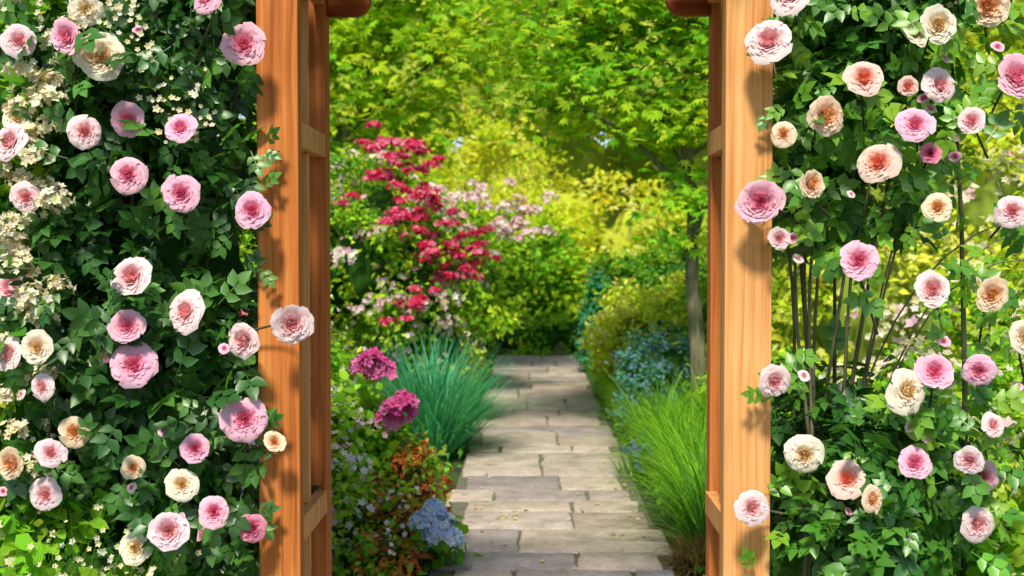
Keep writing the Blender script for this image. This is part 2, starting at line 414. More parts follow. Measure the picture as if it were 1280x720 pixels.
box('rear_post_2',.592,.722,4.07,4.15,0,2.56,W_B,arb,.006)
for sx,x0,x1 in(('1',-.712,-.674),('2',.578,.616)):
    for zi,z in enumerate((.20,.625,1.80,2.30)):
        box('side_rail_%s_%d'%(sx,zi),x0,x1,3.662,4.068,z,z+.075,W_S,arb,.003)
for xs,sx in((-.704,1),(.606,2)):
    for i,y in enumerate((3.865,)):
        for zi,(za,zb) in enumerate(((.277,.623),(.702,1.798),(1.877,2.298))):
            box('slat_%d_%d_%d'%(sx,i,zi),xs-.010,xs+.010,y-.018,y+.018,za,zb,W_S,arb,.002)
def header(name,xl,xr,y0,y1,e):
    w=xr-xl;zb=2.268;pts=[(xl,zb)]
    for t in np.linspace(0,math.pi/2,8): pts.append((xl+e-.05+.05*math.sin(t),zb+.05-.05*math.cos(t)))
    pts.append((xl+e,zb+.08))
    for t in np.linspace(0,1,17):
        pts.append((xl+e+.02+(w-2*e-.04)*t,zb+.09+.15*math.sin(math.pi*t)**.8))
    pts.append((xr-e,zb+.08))
    for t in np.linspace(math.pi/2,0,8): pts.append((xr-e+.05-.05*math.sin(t),zb+.05-.05*math.cos(t)))
    pts.append((xr,zb))
    n=len(pts);top=[(x,2.60) for x,z in pts]
    V=[(x,y,z) for y in(y0,y1) for x,z in pts+top]
    F=[]
    for i in range(n-1):
        F+= [(i,i+1,n+i+1,n+i),(2*n+i+1,2*n+i,3*n+i,3*n+i+1),(i+1,i,2*n+i,2*n+i+1),(n+i,n+i+1,3*n+i+1,3*n+i)]
    F+=[(0,n,3*n,2*n),(n-1,2*n+n-1,4*n-1,2*n-1)]
    mb=MB();mb.add(V,F,(.3,.1,.05));mb.build(name,W_H,False,arb)
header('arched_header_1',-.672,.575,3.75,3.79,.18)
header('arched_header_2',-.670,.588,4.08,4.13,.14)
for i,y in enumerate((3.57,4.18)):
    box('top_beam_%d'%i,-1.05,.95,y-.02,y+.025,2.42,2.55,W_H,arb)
for i,x in enumerate(np.linspace(-.95,.85,7)):
    box('rafter_%d'%i,x-.02,x+.02,3.3,4.4,2.605,2.69,W_L,arb)
# ------------------------------------------------------------------ roses
def rose_template(seed,openn=1.0):
    r0=np.random.default_rng(seed);Vs=[];Fs=[];T=[];n0=0
    rings=[7,8,9,9,8,7,6,5,4];K=len(rings)
    nu,nv=5,5
    for k,n in enumerate(rings):
        t=k/(K-1);rend=(1-.86*t**.95)
        for i in range(n):
            a0=2*math.pi*(i+.5*(k%2))/n+r0.normal()*.16
            wa=math.pi/n*1.4*r0.uniform(.9,1.2);ph=r0.random()*6.28;ls=r0.uniform(.9,1.07);tw=r0.normal()*.14
            for b in range(nv):
                for a in range(nu):
                    u=a/(nu-1)*2-1;v=b/(nv-1)*(1-.13*u*u)
                    notch=.04*math.exp(-u*u*10)*(b/(nv-1))**4
                    r=rend*ls*(v**.7)*(1-.22*t*v**3)-notch
                    z=(.46+.06*math.sin(math.pi*t)-.08*t)*v**1.2-(.34*openn*(1-t))*v**4.5
                    z+=.05*math.sin(3.5*u+ph)*v*v+.07*u*u*t*v+ (tw*u*v*.25)
                    r+=.03*math.cos(4*u+ph)*v*v
                    an=a0+u*wa*(.45+.55*v**.5)+tw*v*.3
                    Vs.append((r*math.cos(an),r*math.sin(an),z));T.append((t,v))
            for b in range(nv-1):
                for a in range(nu-1):
                    q=n0+b*nu+a;Fs.append((q,q+1,q+nu+1,q+nu))
            n0+=nu*nv
    return np.array(Vs),np.array(Fs),np.array(T)
ROSES=[rose_template(s,o) for s,o in((1,1),(2,.8),(3,1.2),(4,1.0),(5,.6),(6,1.1),(7,.9),(8,.75))]
RC={'P':((.95,.60,.73),(.92,.30,.46)),'L':((.95,.77,.78),(.94,.48,.50)),'A':((.95,.69,.62),(.93,.34,.22)),
    'C':((.95,.89,.74),(.94,.70,.42)),'D':((.88,.36,.50),(.76,.14,.32)),'O':((.95,.77,.58),(.93,.48,.22))}
def add_rose(mb,pos,n,diam,typ,st=None):
    V,F,T=ROSES[rng.integers(len(ROSES))]
    z=norm(np.array(n,float));x=norm(np.cross(z,rng.normal(size=3)));y=np.cross(z,x);R=np.stack([x,y,z],1)
    sq=np.array([rng.uniform(.92,1.05),rng.uniform(.92,1.05),rng.uniform(.9,1.3)])
    P=np.array(pos)+(V*sq)@R.T*diam/2
    o,i=map(np.array,RC[typ]);o=np.clip(o*(1+rng.normal(0,.02,3)),0,.96)
    f=np.clip((T[:,0]-.15)/.75,0,1)**1.3;f=np.clip(f+.25*(1-T[:,1])*.8,0,1)[:,None]
    mb.add(P,F,o*(1-f)+i*f)
    if st is not None and typ in('C','O'):
        k=26;dd=norm(z+rng.normal(size=(k,3))*.45)
        st.inst(LEAF2[0]*np.array([.25,1,1]),LEAF2[1],np.repeat((np.array(pos)+z*diam*.12)[None],k,0),frames(dd,runit(k)),np.full(k,diam*.15),np.clip(np.array([(.9,.65,.12)])*rng.uniform(.7,1.1,(k,1)),0,1))
def rose_set(parent,lst,ybase,side,hang,pal):
    """lst: blooms in image pixel coordinates, 1/430 m per pixel at the arbor front plane"""
    mb=MB();st=MB();lf=MB();cn=MB()
    for u,v,s,t in lst:
        y=ybase+rng.uniform(-.10,.06)
        if -0.86<(u-663)/430<.76: y=3.50
        k=y/3.6
        p=np.array([(u-663)/430*k,y,1.5-(v-311)/430*k])  # bloom's image coordinates projected from the camera out to depth y
        n=np.array([np.clip(rng.normal()*.30,-.55,.55)-(.06*side),-1,np.clip(rng.normal()*.22,-.30,.45)+.20])
        add_rose(mb,p,n,s/430*k*1.14,t,st)
        nn=norm(n)
        if -0.86<(u-663)/430<.76: e=np.array([(-.83 if side<0 else .73),y+.06,p[2]-.03])
        else: e=p+np.array([side*rng.uniform(.0,.12),rng.uniform(.16,.3),-rng.uniform(.05,.22)])
        q=p-nn*.015
        tube(cn,bez(q,p-nn*.05,e,7),np.linspace(.0028,.004,7),(.06,.10,.03),5)
        m=int(hang)
        pos=p+np.array([side*.03,.07,-.02])+rng.normal(size=(m,3))*np.array([.05,.03,.05])
        d=norm(rng.normal(size=(m,3))*np.array([1,.4,1])+np.array([side*.5,.2,-.3]));nn2=norm(rng.normal(size=(m,3))*.5+np.array([0,-.8,.6]))
        ok=(pos[:,0]+d[:,0]*.08)*side>(.70 if side>0 else .80)
        pos,d,nn2=pos[ok],d[ok],nn2[ok];m=len(pos)
        if m: lf.inst(COMP[0],COMP[1],pos,frames(d,nn2),rng.uniform(.08,.13,m),pal[rng.integers(0,len(pal),m)])
    for i in range(18):
        u,v,s,t=lst[rng.integers(len(lst))]
        p=np.array([(u-663)/430+rng.normal()*.07,ybase+.02,1.5-(v-311)/430+rng.normal()*.07])
        if -.84<p[0]<.74: continue
        add_rose(mb,p,(rng.normal()*.5,-.7,.5),rng.uniform(.028,.045),'L' if rng.random()<.6 else 'P')
    for z in (.75,.95,1.62,1.74,1.80,1.46) if side<0 else (.5,1.05,1.7,1.95):
        m=3;x=(-.80 if side<0 else .70)
        pos=np.column_stack([np.full(m,x)+rng.normal(size=m)*.02,np.full(m,3.56),z+rng.normal(size=m)*.04]);d=norm(np.column_stack([-side*rng.uniform(.2,1,m),-.3*np.ones(m),rng.normal(size=m)*.8]))
        lf.inst(COMP[0],COMP[1],pos,frames(d,np.tile([0,-1.,.4],(m,1))),rng.uniform(.06,.09,m),pal[rng.integers(0,len(pal),m)])
    mb.build('rose_blooms',M_petal,True,parent)
    st.build('stamens',M_petal,False,parent) if st.n else None
    lf.build('bloom_leaves',M_near,False,parent) if lf.n else None
    cn.build('bloom_stalks',M_cane,True,parent)
LEFT=[(22,52,40,'L'),(85,47,42,'P'),(125,72,56,'C'),(305,57,52,'P'),(262,0,42,'P'),(160,150,42,'P'),(104,165,42,'L'),(225,162,40,'P'),
(14,178,48,'L'),(30,247,38,'L'),(159,219,44,'P'),(225,242,44,'P'),(315,264,44,'P'),(163,348,50,'L'),(233,392,50,'L'),(155,409,40,'P'),
(306,426,44,'L'),(362,405,52,'L'),(162,459,56,'P'),(10,362,50,'L'),(303,525,56,'P'),(86,542,38,'O'),(56,570,36,'L'),(240,563,34,'P'),
(223,609,38,'C'),(263,644,40,'P'),(310,663,36,'D'),(205,668,50,'L'),(165,690,42,'C'),(50,622,42,'L'),(340,555,26,'O'),(8,445,42,'L'),
(42,435,40,'C'),(48,485,34,'L'),(10,582,40,'O'),(108,12,40,'C'),(160,588,28,'O'),(20,150,36,'C')]
RIGHT=[(988,0,50,'L'),(960,56,54,'L'),(1076,102,48,'A'),(1166,35,46,'C'),(1227,12,50,'O'),(1138,45,38,'C'),(1168,110,46,'L'),(1262,100,52,'P'),
(1027,146,46,'O'),(1141,158,42,'P'),(1160,193,26,'D'),(1211,154,32,'L'),(978,169,32,'O'),(1097,206,50,'A'),(950,252,52,'P'),(973,298,26,'L'),
(1010,231,36,'O'),(1170,261,34,'O'),(1262,265,40,'L'),(1072,327,48,'P'),(1165,363,42,'L'),(1237,368,40,'O'),(967,476,38,'L'),(1168,465,42,'P'),
(1130,489,56,'C'),(1223,462,36,'P'),(1006,568,50,'C'),(1060,601,48,'A'),(1143,580,40,'P'),(940,636,42,'L'),(1227,595,42,'P'),(1090,625,32,'O'),
(1222,655,42,'L'),(1240,532,32,'L'),(1155,538,28,'L'),(1213,575,34,'L'),(1278,420,40,'C'),(1130,110,26,'A')]
clipL=lambda p:(p[:,0]<-.835+.02*np.sin(p[:,2]*23))|((p[:,1]>4.25)&(p[:,0]<-.8))
clipR=lambda p:p[:,0]>.755
bl=[(-1.15,3.95,.35,.36,.40,.5),(-1.2,3.98,.95,.38,.42,.5),(-1.18,3.95,1.5,.36,.40,.5),(-1.15,3.98,2.1,.36,.42,.5),(-1.2,4.0,2.6,.5,.45,.25),
    (-1.75,4.25,.4,.5,.40,.45),(-1.85,4.3,1.2,.45,.4,.5),(-1.8,4.3,1.9,.45,.4,.5),(-2.4,4.3,1.0,.4,.4,1.0),(-2.3,4.3,2.1,.5,.4,.6)]
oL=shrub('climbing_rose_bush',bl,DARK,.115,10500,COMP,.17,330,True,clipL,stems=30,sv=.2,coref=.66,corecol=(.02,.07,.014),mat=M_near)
rose_set(oL,LEFT,3.44,-1,7,DARK*1.15)
f=MB();n=520;pos=np.column_stack([rng.uniform(-1.5,-.88,n),3.60+rng.random(n)*.12,rng.uniform(.15,2.4,n)])
d=norm(rng.normal(size=(n,3))*np.array([1,.4,1])+np.array([0,-.2,-.3]));f.inst(COMP[0],COMP[1],pos,frames(d,norm(rng.normal(size=(n,3))*.5+np.array([0,-.6,.7]))),rng.uniform(.09,.13,n),DARK[rng.integers(0,5,n)]);f.build('wall_sprays',M_near,False,oL)
brt=[(.98,3.95,2.35,.30,.35,.42),(.98,3.95,1.85,.26,.33,.30),(1.35,4.0,2.55,.3,.3,.2),(1.03,3.9,.85,.28,.35,.22),(1.05,3.9,.45,.32,.40,.5)]
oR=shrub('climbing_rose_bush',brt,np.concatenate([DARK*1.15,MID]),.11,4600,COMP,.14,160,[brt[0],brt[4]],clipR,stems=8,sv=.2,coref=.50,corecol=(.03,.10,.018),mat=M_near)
rose_set(oR,RIGHT,3.50,1,6,np.concatenate([MID,FRESH*.8]))
c=MB()
for i in range(7):
    x=.80+.022*i+.02*rng.random();y=3.85+rng.normal()*.08
    a=bez((x+rng.normal()*.05,y,0),(x-.03+rng.normal()*.10,y,1.2),(x+rng.normal()*.12,y+.03,2.3),16);a[:,0]+=.012*np.sin(np.arange(16)*rng.uniform(.7,1.3)+rng.random()*6)
    tube(c,a,np.linspace(.008,.003,16),(.05,.04,.02),6)
for i in range(8):
    x=1.0+.1*i;z=.4+1.8*rng.random()
    tube(c,bez((1.0,3.95,.3+rng.random()*.8),(1.2,3.9,z+.3),(x+.4,3.9+rng.random()*.3,z),12),np.linspace(.004,.002,12),(.06,.07,.03),5)
c.build('canes',M_bark,True,oR)
sp=[(1.35,4.0,z,.30,.25,.10) for z in(2.15,1.75,1.1,.75)]+[(1.85,4.2,z,.3,.3,.14) for z in(2.3,1.7,1.2,.9)]
shrub('climbing_rose_bush',sp,np.concatenate([FRESH,LIME]),.09,460,COMP,.10,44,False,clipR,flowers=[dict(kind='dots',n=420,size=.014,pal=CREAM,name='small_blossoms',rs=.06)],mat=M_near)
# cream panicle shrub on the far left
bc=[(-1.55,3.85,1.05,.22,.24,.5),(-1.50,3.82,1.95,.22,.24,.6),(-1.9,3.95,1.4,.4,.3,.8),(-1.5,3.85,.4,.3,.3,.35)]
CC=[(-1.36+rng.normal()*.05-.05*math.sin(z*5),3.44+rng.normal()*.03,z) for z in np.arange(1.30,2.12,.030)]+[(-1.45+rng.normal()*.05,3.45,z) for z in(.98,1.08,.88,.70,2.2,1.9,.6,1.2,1.15)]
shrub('cream_hydrangea_shrub',bc,np.concatenate([FRESH,LIME,MID]),.065,5200,LEAF6,.12,120,True,None,
  flowers=[dict(kind='cluster',at=CC,r=.052,m=34,size=.013,pal=CREAM,shape=(1.1,.6,.9),fill=.2,name='panicles'),dict(kind='dots',n=1000,size=.011,pal=CREAM,push=.06,name='small_blossoms',k=40,rs=.07)],stems=12,corecol=(.05,.12,.02))
f=MB();n=420;cs=np.array([(-1.47,3.5,2.15),(-1.2,3.45,2.2),(-1.5,3.5,.62),(-1.38,3.5,.5),(-1.35,3.5,.25),(-1.2,3.5,.6),(-1.45,3.5,1.2),(-1.1,3.45,2.1),(-.98,3.46,1.9)])
ci=rng.integers(0,len(cs),n);p=cs[ci]+rng.normal(size=(n,3))*np.array([.06,.03,.06]);p=p[p[:,0]<-.87]
scat_flower(f,p,np.tile([0,-1,.2],(len(p),1)),.009,CREAM);f.build('small_blossom_sprays',M_petal,False,oL)
shrub('leafy_perennial',[(-1.35,3.62,.45,.22,.22,.38),(-1.62,3.7,.5,.25,.25,.42),(-1.1,3.6,.3,.25,.2,.32)],FRESH,.055,3800,LEAF6,.1,70,True,clipL,stems=20,
   flowers=[dict(kind='dots',n=300,size=.010,pal=CREAM,push=.04,rs=.06)])
shrub('leafy_perennial',[(1.15,3.7,.28,.28,.25,.32),(1.5,3.75,.32,.3,.25,.36),(1.85,4.0,.4,.35,.3,.42)],FRESH,.055,3800,LEAF6,.1,70,True,clipR,stems=14,
   flowers=[dict(kind='dots',n=260,size=.010,pal=CREAM,push=.04,rs=.06)])
g=MB()
for x,y in((-1.5,3.45),(-1.25,3.42),(-1.38,3.5),(-1.6,3.5)): tuft(g,x,y,.08,.75,60,FRESH,.006,.15,.6)
g.build('ornamental_grass',M_leaf)
# ------------------------------------------------------------------ left border (inside the arch view)
shrub('white_flowering_shrub',[(-1.28,6.3,.40,.44,.45,.42),(-1.40,6.6,.80,.44,.5,.42),(-.98,5.85,.25,.24,.32,.28)],np.concatenate([FRESH,FRESH,LIME]),.042,10500,LEAF2,.12,170,True,None,
   flowers=[dict(kind='dots',n=1200,size=.018,pal=WHITE,push=.05,k=100,rs=.08,name='white_flowers'),dict(kind='dots',n=650,size=.020,pal=PALEP,push=.06,k=60,rs=.07,name='pink_flowers'),dict(kind='dots',n=260,size=.020,pal=MAG,push=.05,k=16,rs=.05,name='red_flowers')],stems=16,corecol=(.05,.12,.02))
shrub('tall_flowering_shrub',[(-1.80,7.5,1.0,.55,.6,.75),(-1.75,7.7,1.95,.5,.6,.45),(-2.3,7.5,1.5,.7,.8,1.3),(-1.5,7.3,.6,.4,.5,.45)],np.concatenate([MID,FRESH,FRESH,LIME]),.050,13000,LEAF2,.16,200,True,None,
   flowers=[dict(kind='dots',n=1200,size=.020,pal=PALEP,push=.06,k=90,rs=.09)],stems=16,corecol=(.04,.12,.02))
shrub('peony_plant',[(-.87,6.15,.48,.20,.25,.32)],FRESH,.055,1700,LEAF6,.1,34,True,None,stems=8,
   flowers=[dict(kind='cluster',at=[(-.77,5.95,.96),(-.73,6.0,.90),(-.81,5.98,.92),(-.66,5.9,.73),(-.62,5.95,.70),(-.69,6.0,.66),(-.60,5.9,.76)],r=.055,m=60,size=.028,pal=PINK,shape=(1,1,.85),name='peony_blooms'),
   dict(kind='dots',n=160,size=.016,pal=PALEP,push=.05,k=20,rs=.06,name='small_flowers')])
shrub('orange_heuchera',[(-.60,6.05,.32,.18,.25,.25),(-.62,5.85,.2,.15,.25,.18),(-.66,5.6,.12,.12,.25,.14)],np.concatenate([ORNG,ORNG[:3],FRESH]),.036,4200,LEAF2,.08,80,True,None,corecol=(.08,.08,.02),
   flowers=[dict(kind='dots',n=120,size=.013,pal=WHITE,push=.04,k=20,rs=.05,name='small_flowers')])
hy=shrub('blue_hydrangea',[(-.48,5.72,.12,.12,.12,.13)],FRESH,.07,220,LEAF6,.07,16,True,None,stems=6,
   flowers=[dict(kind='cluster',at=[(-.43,5.52,.33),(-.47,5.50,.27),(-.39,5.52,.27),(-.43,5.5,.22),(-.38,5.5,.19)],r=.062,m=100,size=.018,pal=BLUE,shape=(1,1,.85),name='flower_heads')])
g=MB();
for x,y,h in((-.66,8.75,.85),(-.76,9.1,.9),(-.60,8.95,.8)): tuft(g,x,y,.14,h,380,BLUEG,.012,.38,1.0)
g.build('blue_fescue_grass',M_leaf)
mf=[(-1.05,9.9,2.28),(-1.18,9.9,2.36),(-.93,9.9,2.30),(-1.2,9.9,2.1),(-1.0,9.9,2.02),(-.95,9.8,1.85),(-.85,9.8,1.72),(-.72,9.8,1.62),(-.6,9.8,1.55),(-.5,9.8,1.48),(-.75,9.7,1.38),(-.68,9.7,1.28),(-.9,9.6,1.08),(-.95,9.6,1.0),(-.42,9.8,1.5),(-.63,9.8,1.33),(-1.25,9.8,1.9),(-.88,9.7,1.55),(-.40,9.9,1.36),(-1.1,9.7,1.7),(-1.32,9.8,2.35),(-1.1,9.8,2.2),(-.78,9.8,1.5),(-.58,9.8,1.42),(-.8,9.8,2.2),(-.85,9.7,1.95),(-.7,9.7,1.8)]
mf=[(x+rng.normal()*.08,y+rng.normal()*.1,z+rng.normal()*.06) for x,y,z in mf for _ in range(4)]
shrub('magenta_flowering_shrub',[(-1.3,10.3,1.5,.6,.6,.85),(-.85,10.2,1.2,.42,.5,.6),(-1.9,10.4,1.4,.7,.7,1.1),(-.78,10.2,.7,.34,.45,.42)],np.concatenate([MID,FRESH,LIME]),.060,12000,LEAF2,.17,170,True,None,
   flowers=[dict(kind='cluster',at=mf,r=.060,m=24,size=.024,pal=MAG,shape=(1.2,1,.6),fill=.3,name='magenta_clusters'),dict(kind='dots',n=900,size=.028,pal=PALEP,k=60,rs=.08)],stems=12,corecol=(.04,.12,.02))
pf=[(-.75+rng.normal()*.3,12.2+rng.normal()*.15,1.95+rng.normal()*.14) for _ in range(34)]+[(-.3+rng.normal()*.2,12.2,1.72+rng.normal()*.15) for _ in range(24)]
shrub('pale_pink_rose_shrub',[(-.95,12.8,1.3,.6,.6,.75),(-.55,12.7,1.1,.35,.4,.6),(-1.7,13.,1.5,.8,.6,1.0)],np.concatenate([FRESH,LIME]),.075,7500,LEAF2,.2,120,True,None,
   flowers=[dict(kind='cluster',at=pf,r=.07,m=14,size=.032,pal=PALEP,name='pale_blooms')],corecol=(.08,.18,.02))
shrub('lime_leaved_shrub',[(-1.05,10.9,.5,.42,.5,.48),(-.80,11.4,.42,.26,.4,.38),(-.80,12.6,.45,.26,.4,.45),(-.85,14.2,.4,.28,.5,.42)],np.concatenate([LIME,YEL]),.07,6500,LEAF2,.13,110,True,None,corecol=(.10,.18,.02),flowers=[dict(kind='dots',n=300,size=.026,pal=PALEP)])
shrub('green_shrub',[(-.1,17.9,1.1,.75,.5,.95),(.35,18.1,.9,.5,.5,.7),(-1.0,17.3,.9,.45,.6,.8)],np.concatenate([FRESH,LIME]),.10,8500,LEAF2,.26,120,True,None,corecol=(.08,.2,.02))
shrub('box_hedge',[(x,17.25,.3,.4,.26,.36) for x in np.arange(-1.6,2.0,.45)],FRESH,.06,7000,LEAF2,.14,120,True,None)
# ------------------------------------------------------------------ right border
g=MB()
for i in range(30):
    y=6.05+i*.135;x=.88+.16*rng.random()+(.33 if i%2 else 0)
    tuft(g,x,y,.14,rng.uniform(.5,.72),220,FRESH if i%3 else MID,.0085,.35,1.7)
for i in range(12): tuft(g,1.42+rng.random()*.3,6.2+i*.33,.15,.78,180,FRESH,.009,.3,1.4)
g.build('ornamental_grass',M_leaf)
g=MB()
for i in range(24): tuft(g,.80+.2*rng.random(),10+i*.25,.12,rng.uniform(.30,.48),100,FRESH,.011,.35,1.4)
g.build('ornamental_grass',M_leaf)
def spikes(name,cx,cy,rx,ry,h,n,pal,lp,fs=.014,leaf=9):
    o=MB();tuft(o,cx,cy,max(rx,ry),h*.85,n*leaf,lp,.012,.25,.6);ob=o.build(name,M_leaf)
    f=MB();s=MB()
    for i in range(n):
        x=cx+rng.normal()*rx*.6;y=cy+rng.normal()*ry*.6;H=h*rng.uniform(.6,1.1);tx=x+rng.normal()*.08;ty=y+rng.normal()*.05
        tube(s,bez((x,y,0),(x,y,H*.5),(tx,ty,H),5),np.linspace(.004,.002,5),(.05,.12,.03),4)
        k=18;t=rng.random(k)*.3+.7;a=rng.random(k)*6.28
        p=np.column_stack([x+(tx-x)*t**2+.016*np.cos(a)*(1.2-t),y+(ty-y)*t**2+.016*np.sin(a)*(1.2-t),H*t])
        scat_flower(f,p,np.column_stack([np.cos(a),np.sin(a),.3+0*a]),fs,pal)
    s.build('stems',M_cane,True,ob);f.build('flower_spikes',M_petal,False,ob)
BM=np.array([(.10,.30,.24),(.14,.36,.30),(.18,.40,.40),(.10,.30,.14)])
shrub('blue_salvia',[(.92,9.7,.42,.24,.4,.40),(1.15,9.9,.45,.25,.4,.40)],BM,.045,3800,LEAF2,.09,90,True,None,stems=8,
   flowers=[dict(kind='dots',n=520,size=.015,pal=VIOL,push=.06,k=60,rs=.07,name='blue_flowers')])
spikes('catmint_plant',.76,8.0,.04,.3,.22,14,VIOL,MID)
shrub('golden_shrub',[(1.05,12.3,.55,.42,.6,.52),(1.4,12.6,.75,.5,.5,.5),(1.0,13.4,.6,.28,.5,.5)],np.concatenate([YEL,LIME]),.06,8000,LEAF2,.13,130,True,None,corecol=(.12,.18,.02))
shrub('dark_green_shrub',[(1.15,15,.95,.45,.4,.5),(1.8,14.5,.9,.7,.5,.85)],np.concatenate([MID,FRESH]),.07,6000,LEAF2,.17,90,True,None)
shrub('dwarf_blue_spruce',[(.82,14.8,.35,.22,.24,.35),(.82,14.8,.75,.15,.16,.35),(.82,14.8,1.1,.07,.07,.22)],BLUEG*.8,.06,4000,LEAF2,.08,110,True,None)
shrub('green_shrub',[(1.5,9.3,.45,.35,.6,.42),(1.6,8.2,.4,.35,.6,.40),(1.7,10.8,.7,.5,.6,.7)],np.concatenate([FRESH,LIME,MID]),.06,8000,LEAF2,.14,120,True,None,corecol=(.05,.14,.02))
g=MB();tuft(g,.80,5.75,.16,.20,420,np.array([(.32,.18,.07),(.42,.26,.1),(.2,.12,.05),(.16,.24,.05)]),.007,.7,1.6);tuft(g,1.0,5.8,.16,.22,300,ORNG*.7,.007,.7,1.6);g.build('brown_sedge_grass',M_leaf)
WP=[dict(kind='dots',n=900,size=.030,pal=CREAM,k=90,rs=.1),dict(kind='dots',n=260,size=.042,pal=PALEP,k=60,rs=.1)]
shrub('flowering_shrub',[(2.0,6.5,.45,.6,.5,.45),(2.6,6.8,.7,.6,.5,.7),(3.2,7,1.0,.8,.6,1.0)],np.concatenate([LIME,FRESH]),.06,10000,LEAF2,.17,180,True,None,flowers=WP,corecol=(.12,.22,.03))
shrub('flowering_shrub',[(2.6,9.5,1.0,.8,.6,1.0),(3.6,9.8,1.5,.9,.6,1.3),(4.8,10,1.4,1.0,.7,1.4)],np.concatenate([YEL,YEL,LIME]),.08,11000,LEAF2,.24,210,True,None,flowers=WP,corecol=(.22,.30,.04),coref=.5)
shrub('flowering_shrub',[(-3.2,7.5,1.0,.8,.6,1.0),(-4.2,8,1.5,.9,.6,1.5),(-2.9,6.2,.6,.6,.5,.6)],np.concatenate([LIME,FRESH]),.07,7000,LEAF2,.2,130,True,None,flowers=WP,corecol=(.12,.22,.03))
shrub('green_shrub',[(-3.4,12,1.3,1.3,.8,1.5),(-5.4,12.5,1.6,1.3,.8,1.8),(-2.2,15.5,1.3,1.0,.8,1.4)],np.concatenate([FRESH,LIME]),.1,7000,LEAF2,.3,120,True,None,corecol=(.08,.2,.02))
shrub('green_shrub',[(3.2,14,1.2,1.2,.8,1.3),(5.2,14.5,1.4,1.3,.8,1.6),(2.2,17,1.0,.8,.8,1.1)],np.concatenate([LIME,YEL]),.1,9000,LEAF2,.3,150,True,None,corecol=(.15,.24,.03))
gc=MB();n=20000
x=rng.uniform(.62,4.5,n)*np.where(rng.random(n)<.5,-1,1)+.1;x=np.where(x<0,x+.05,x);y=rng.uniform(3.2,18,n);pos=np.column_stack([x,y,.03+.06*rng.random(n)])
scat_leaf(gc,LEAF2,pos,np.tile([0,0,1.],(n,1)),rng.integers(0,400,n),.055,np.concatenate([MID,FRESH]));gc.build('ground_cover_plants',M_leaf)
# ------------------------------------------------------------------ trees
def tree(name,base,trunk_pts,radii,limbs,blobs,pal,size,n,rsub,k,tm,flat=.45,barkcol=(.1,.08,.06)):
    pos,out,ci,sc,sd=clumps(blobs,n,rsub,k)
    c=sc[ci];off=(pos-c);off[:,2]*=flat;pos=c+off*1.25
    pos[:,2]-=.35*(off[:,0]**2+off[:,1]**2)/max(rsub,.01)
    mb=MB();nn=len(pos)
    d=norm(norm(off)*.7+runit(nn)*.6+np.array([0,0,-.3]));nm=norm(np.array([0,-.55,1.0])+runit(nn)*.6)
    mb.inst(tm[0],tm[1],pos,frames(d,nm),size*rng.uniform(.6,1.3,nn),pick(pal,ci,nn,.15))
    o=mb.build(name,M_tree)
    t=MB();P=np.array(trunk_pts,float)
    from_pts=[];tube(t,P,radii,barkcol,10);from_pts+=list(zip(P,radii))
    for L in limbs:
        Q=bez(L[0],L[1],L[2],9);R=np.linspace(L[3],L[3]*.35,9);tube(t,Q,R,barkcol,7);from_pts+=list(zip(Q[2:],R[2:]))
    FP=np.array([a for a,_ in from_pts]);FR=np.array([b for _,b in from_pts])
    for s in sc:
        dd=((FP-s)**2).sum(1)+ (FP[:,2]>s[2]+.1)*.5
        i=int(np.argmin(dd));a=FP[i]
        mid=(a+s)/2+np.array([rng.normal()*.08,rng.normal()*.08,.12])
        tube(t,bez(a,mid,s,6),np.linspace(min(FR[i]*.5,.018),.003,6),barkcol,5)
    t.build('trunk_and_limbs',M_bark,True,o)
    return o
tp=[(1.28,9.2,0),(1.25,9.2,.7),(1.20,9.2,1.3),(1.21,9.2,1.8),(1.15,9.2,2.3),(1.18,9.2,3.0),(1.2,9.2,4.0),(1.15,9.2,5.0)]
tree('maple_tree',None,tp,[.085,.062,.052,.047,.042,.034,.025,.012],
  [((1.20,9.2,1.75),(1.0,9.1,2.2),(.35,9.0,2.55),.030),((1.15,9.2,2.1),(.8,9.1,2.75),(.25,9.1,3.3),.028),((1.16,9.2,2.6),(1.5,9.2,3.1),(2.4,9.3,3.5),.028),
   ((1.2,9.2,2.2),(1.6,9.0,2.6),(2.3,8.8,2.8),.025),((1.16,9.2,3.0),(.6,9.2,3.8),(-.2,9.2,4.2),.025),((1.2,9.2,1.5),(1.35,9.0,2.2),(1.6,8.8,2.7),.025)],
  [(.75,9.2,2.75,.75,.7,.45),(.2,9.2,3.3,.75,.7,.5),(1.2,9.2,3.7,1.1,.8,.6),(2.0,9.2,3.2,.9,.8,.6),(1.0,9.2,4.6,1.2,.8,.6),(1.3,8.9,2.25,.40,.4,.35),(1.15,8.95,1.7,.16,.14,.35)],
  np.concatenate([FRESH,LIME]),.078,12500,.27,210,FAN)
tp=[(-2.6,13.5,0),(-2.55,13.5,1.5),(-2.4,13.5,2.6),(-2.3,13.5,4),(-2.2,13.5,6)]
tree('green_leafed_tree',None,tp,[.16,.13,.11,.07,.03],
  [((-2.45,13.5,2.3),(-1.8,13.4,3.0),(-.9,13.3,3.6),.05),((-2.4,13.5,2.8),(-3.1,13.3,3.3),(-4,13.2,4.0),.05),((-2.3,13.5,3.4),(-1.5,13.5,4.4),(-.4,13.5,5.0),.05)],
  [(-1.6,13.4,3.5,1.1,.9,.6),(-.5,13.6,4.1,1.0,.9,.6),(-2.8,13.4,4.0,1.3,1.0,.8),(-1.5,13.4,5.0,1.8,1.0,.8),(-4.2,13.4,4.4,1.2,1.0,.9),(-1.9,13.4,2.8,.7,.7,.4)],
  np.concatenate([FRESH,LIME,LIME]),.108,12500,.36,200,FAN)
tp=[(4.2,13,0),(4.2,13,2),(4.1,13,4),(4.0,13,6)]
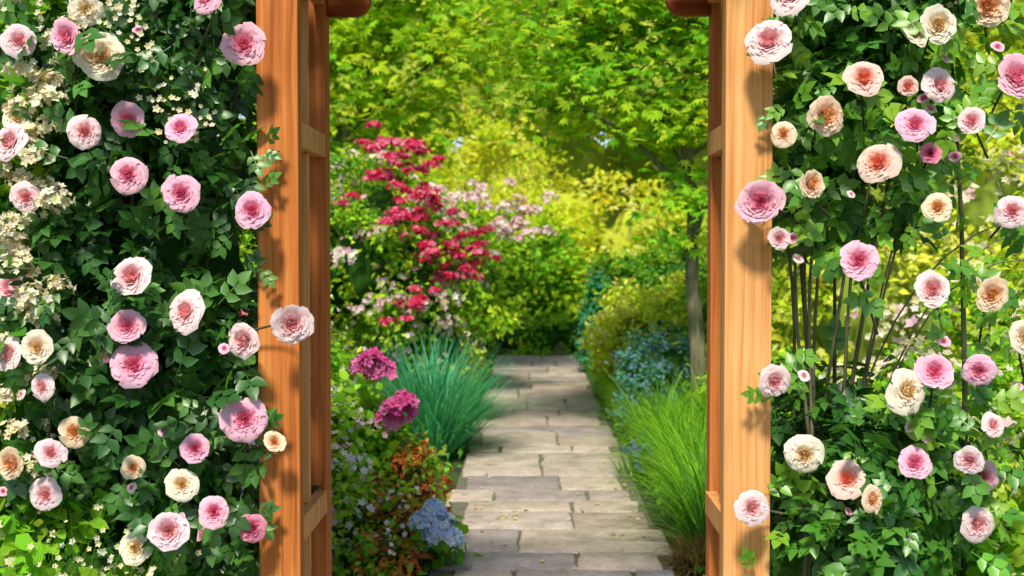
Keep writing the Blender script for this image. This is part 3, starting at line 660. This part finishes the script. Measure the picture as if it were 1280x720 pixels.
tree('golden_leafed_tree',None,tp,[.15,.12,.08,.03],
  [((4.2,13,1.8),(3.4,12.9,2.6),(2.6,12.8,3.1),.06),((4.15,13,2.5),(5,13,3.2),(6,13,3.8),.06)],
  [(3.0,13,3.2,1.0,.9,.6),(4.4,13,3.6,1.3,1.0,.8),(5.8,13,4,1.2,1.0,.9),(4,13,5,1.8,1.2,.9)],
  np.concatenate([LIME,YEL]),.13,7000,.42,110,FAN)
bt=[(-4,25.5,4.6,1.9,1.3,1.8),(-1.7,25,5.0,1.9,1.3,1.9),(.2,25,4.9,1.9,1.3,1.8),(2.2,25.5,5.2,1.9,1.3,1.9),(4.5,25.5,5,1.9,1.3,1.9),(-.5,26,7.2,2.2,1.4,1.6),(1.8,26,7.4,2.2,1.4,1.6)]
for i in range(30):
    x=-26+i*1.8+rng.normal()*.6;y=27+rng.random()*5
    bt.append((x,y,2.2+rng.random(),2.0,1.8,2.6));bt.append((x+rng.normal(),y+1.5,6+rng.random()*1.5,2.3,1.8,2.6))
    bt.append((x,y+3,10,2.6,2,3))
shrub('distant_trees',bt,np.concatenate([YEL,YEL,YEL,LIME,LIME,FRESH]),.22,56000,LEAF2,.55,1300,True,None,front=True,corecol=(.40,.48,.06),coref=.75,mat=M_tree)
shrub('yellow_shrub',[(.6,21,1.6,1.2,.8,1.5),(1.8,20.5,1.3,1.2,.8,1.3),(-.4,22,2.6,1.2,.8,1.6),(-2.4,21,2,1.5,.9,1.9)],np.concatenate([GOLD,YEL,YEL,LIME]),.11,12000,LEAF2,.32,170,True,None,corecol=(.40,.44,.04),front=True,mat=M_tree)
# ------------------------------------------------------------------ light
w=bpy.data.worlds.new('World');scene.world=w;w.use_nodes=True;N=w.node_tree.nodes;N.clear()
o=N.new('ShaderNodeOutputWorld');bg=N.new('ShaderNodeBackground');sky=N.new('ShaderNodeTexSky');sky.sky_type='NISHITA';sky.sun_disc=False
el=math.radians(52);azv=math.radians(190)   # compass-style: 0 = +Y, clockwise
sky.sun_elevation=el;sky.sun_rotation=azv;bg.inputs[1].default_value=.15
w.node_tree.links.new(sky.outputs[0],bg.inputs[0]);w.node_tree.links.new(bg.outputs[0],o.inputs[0])
from mathutils import Vector
ld=bpy.data.lights.new('sun','SUN');ld.energy=5.0;ld.angle=math.radians(8);ld.color=(1,.94,.79)
lo=bpy.data.objects.new('sun',ld);scene.collection.objects.link(lo)
sv=Vector((math.sin(azv)*math.cos(el),math.cos(azv)*math.cos(el),math.sin(el)));lo.rotation_euler=sv.to_track_quat('Z','Y').to_euler()
cd=bpy.data.cameras.new('camera');co=bpy.data.objects.new('camera',cd);scene.collection.objects.link(co)
cd.sensor_width=36;cd.lens=43.45;cd.clip_end=1500;co.location=(0,0,1.5);co.rotation_euler=(math.radians(90-1.82),0,math.radians(.85))
cd.dof.use_dof=True;cd.dof.focus_distance=3.6;cd.dof.aperture_fstop=4.2
scene.camera=co
scene.view_settings.view_transform='Standard';scene.view_settings.look='None';scene.view_settings.exposure=0
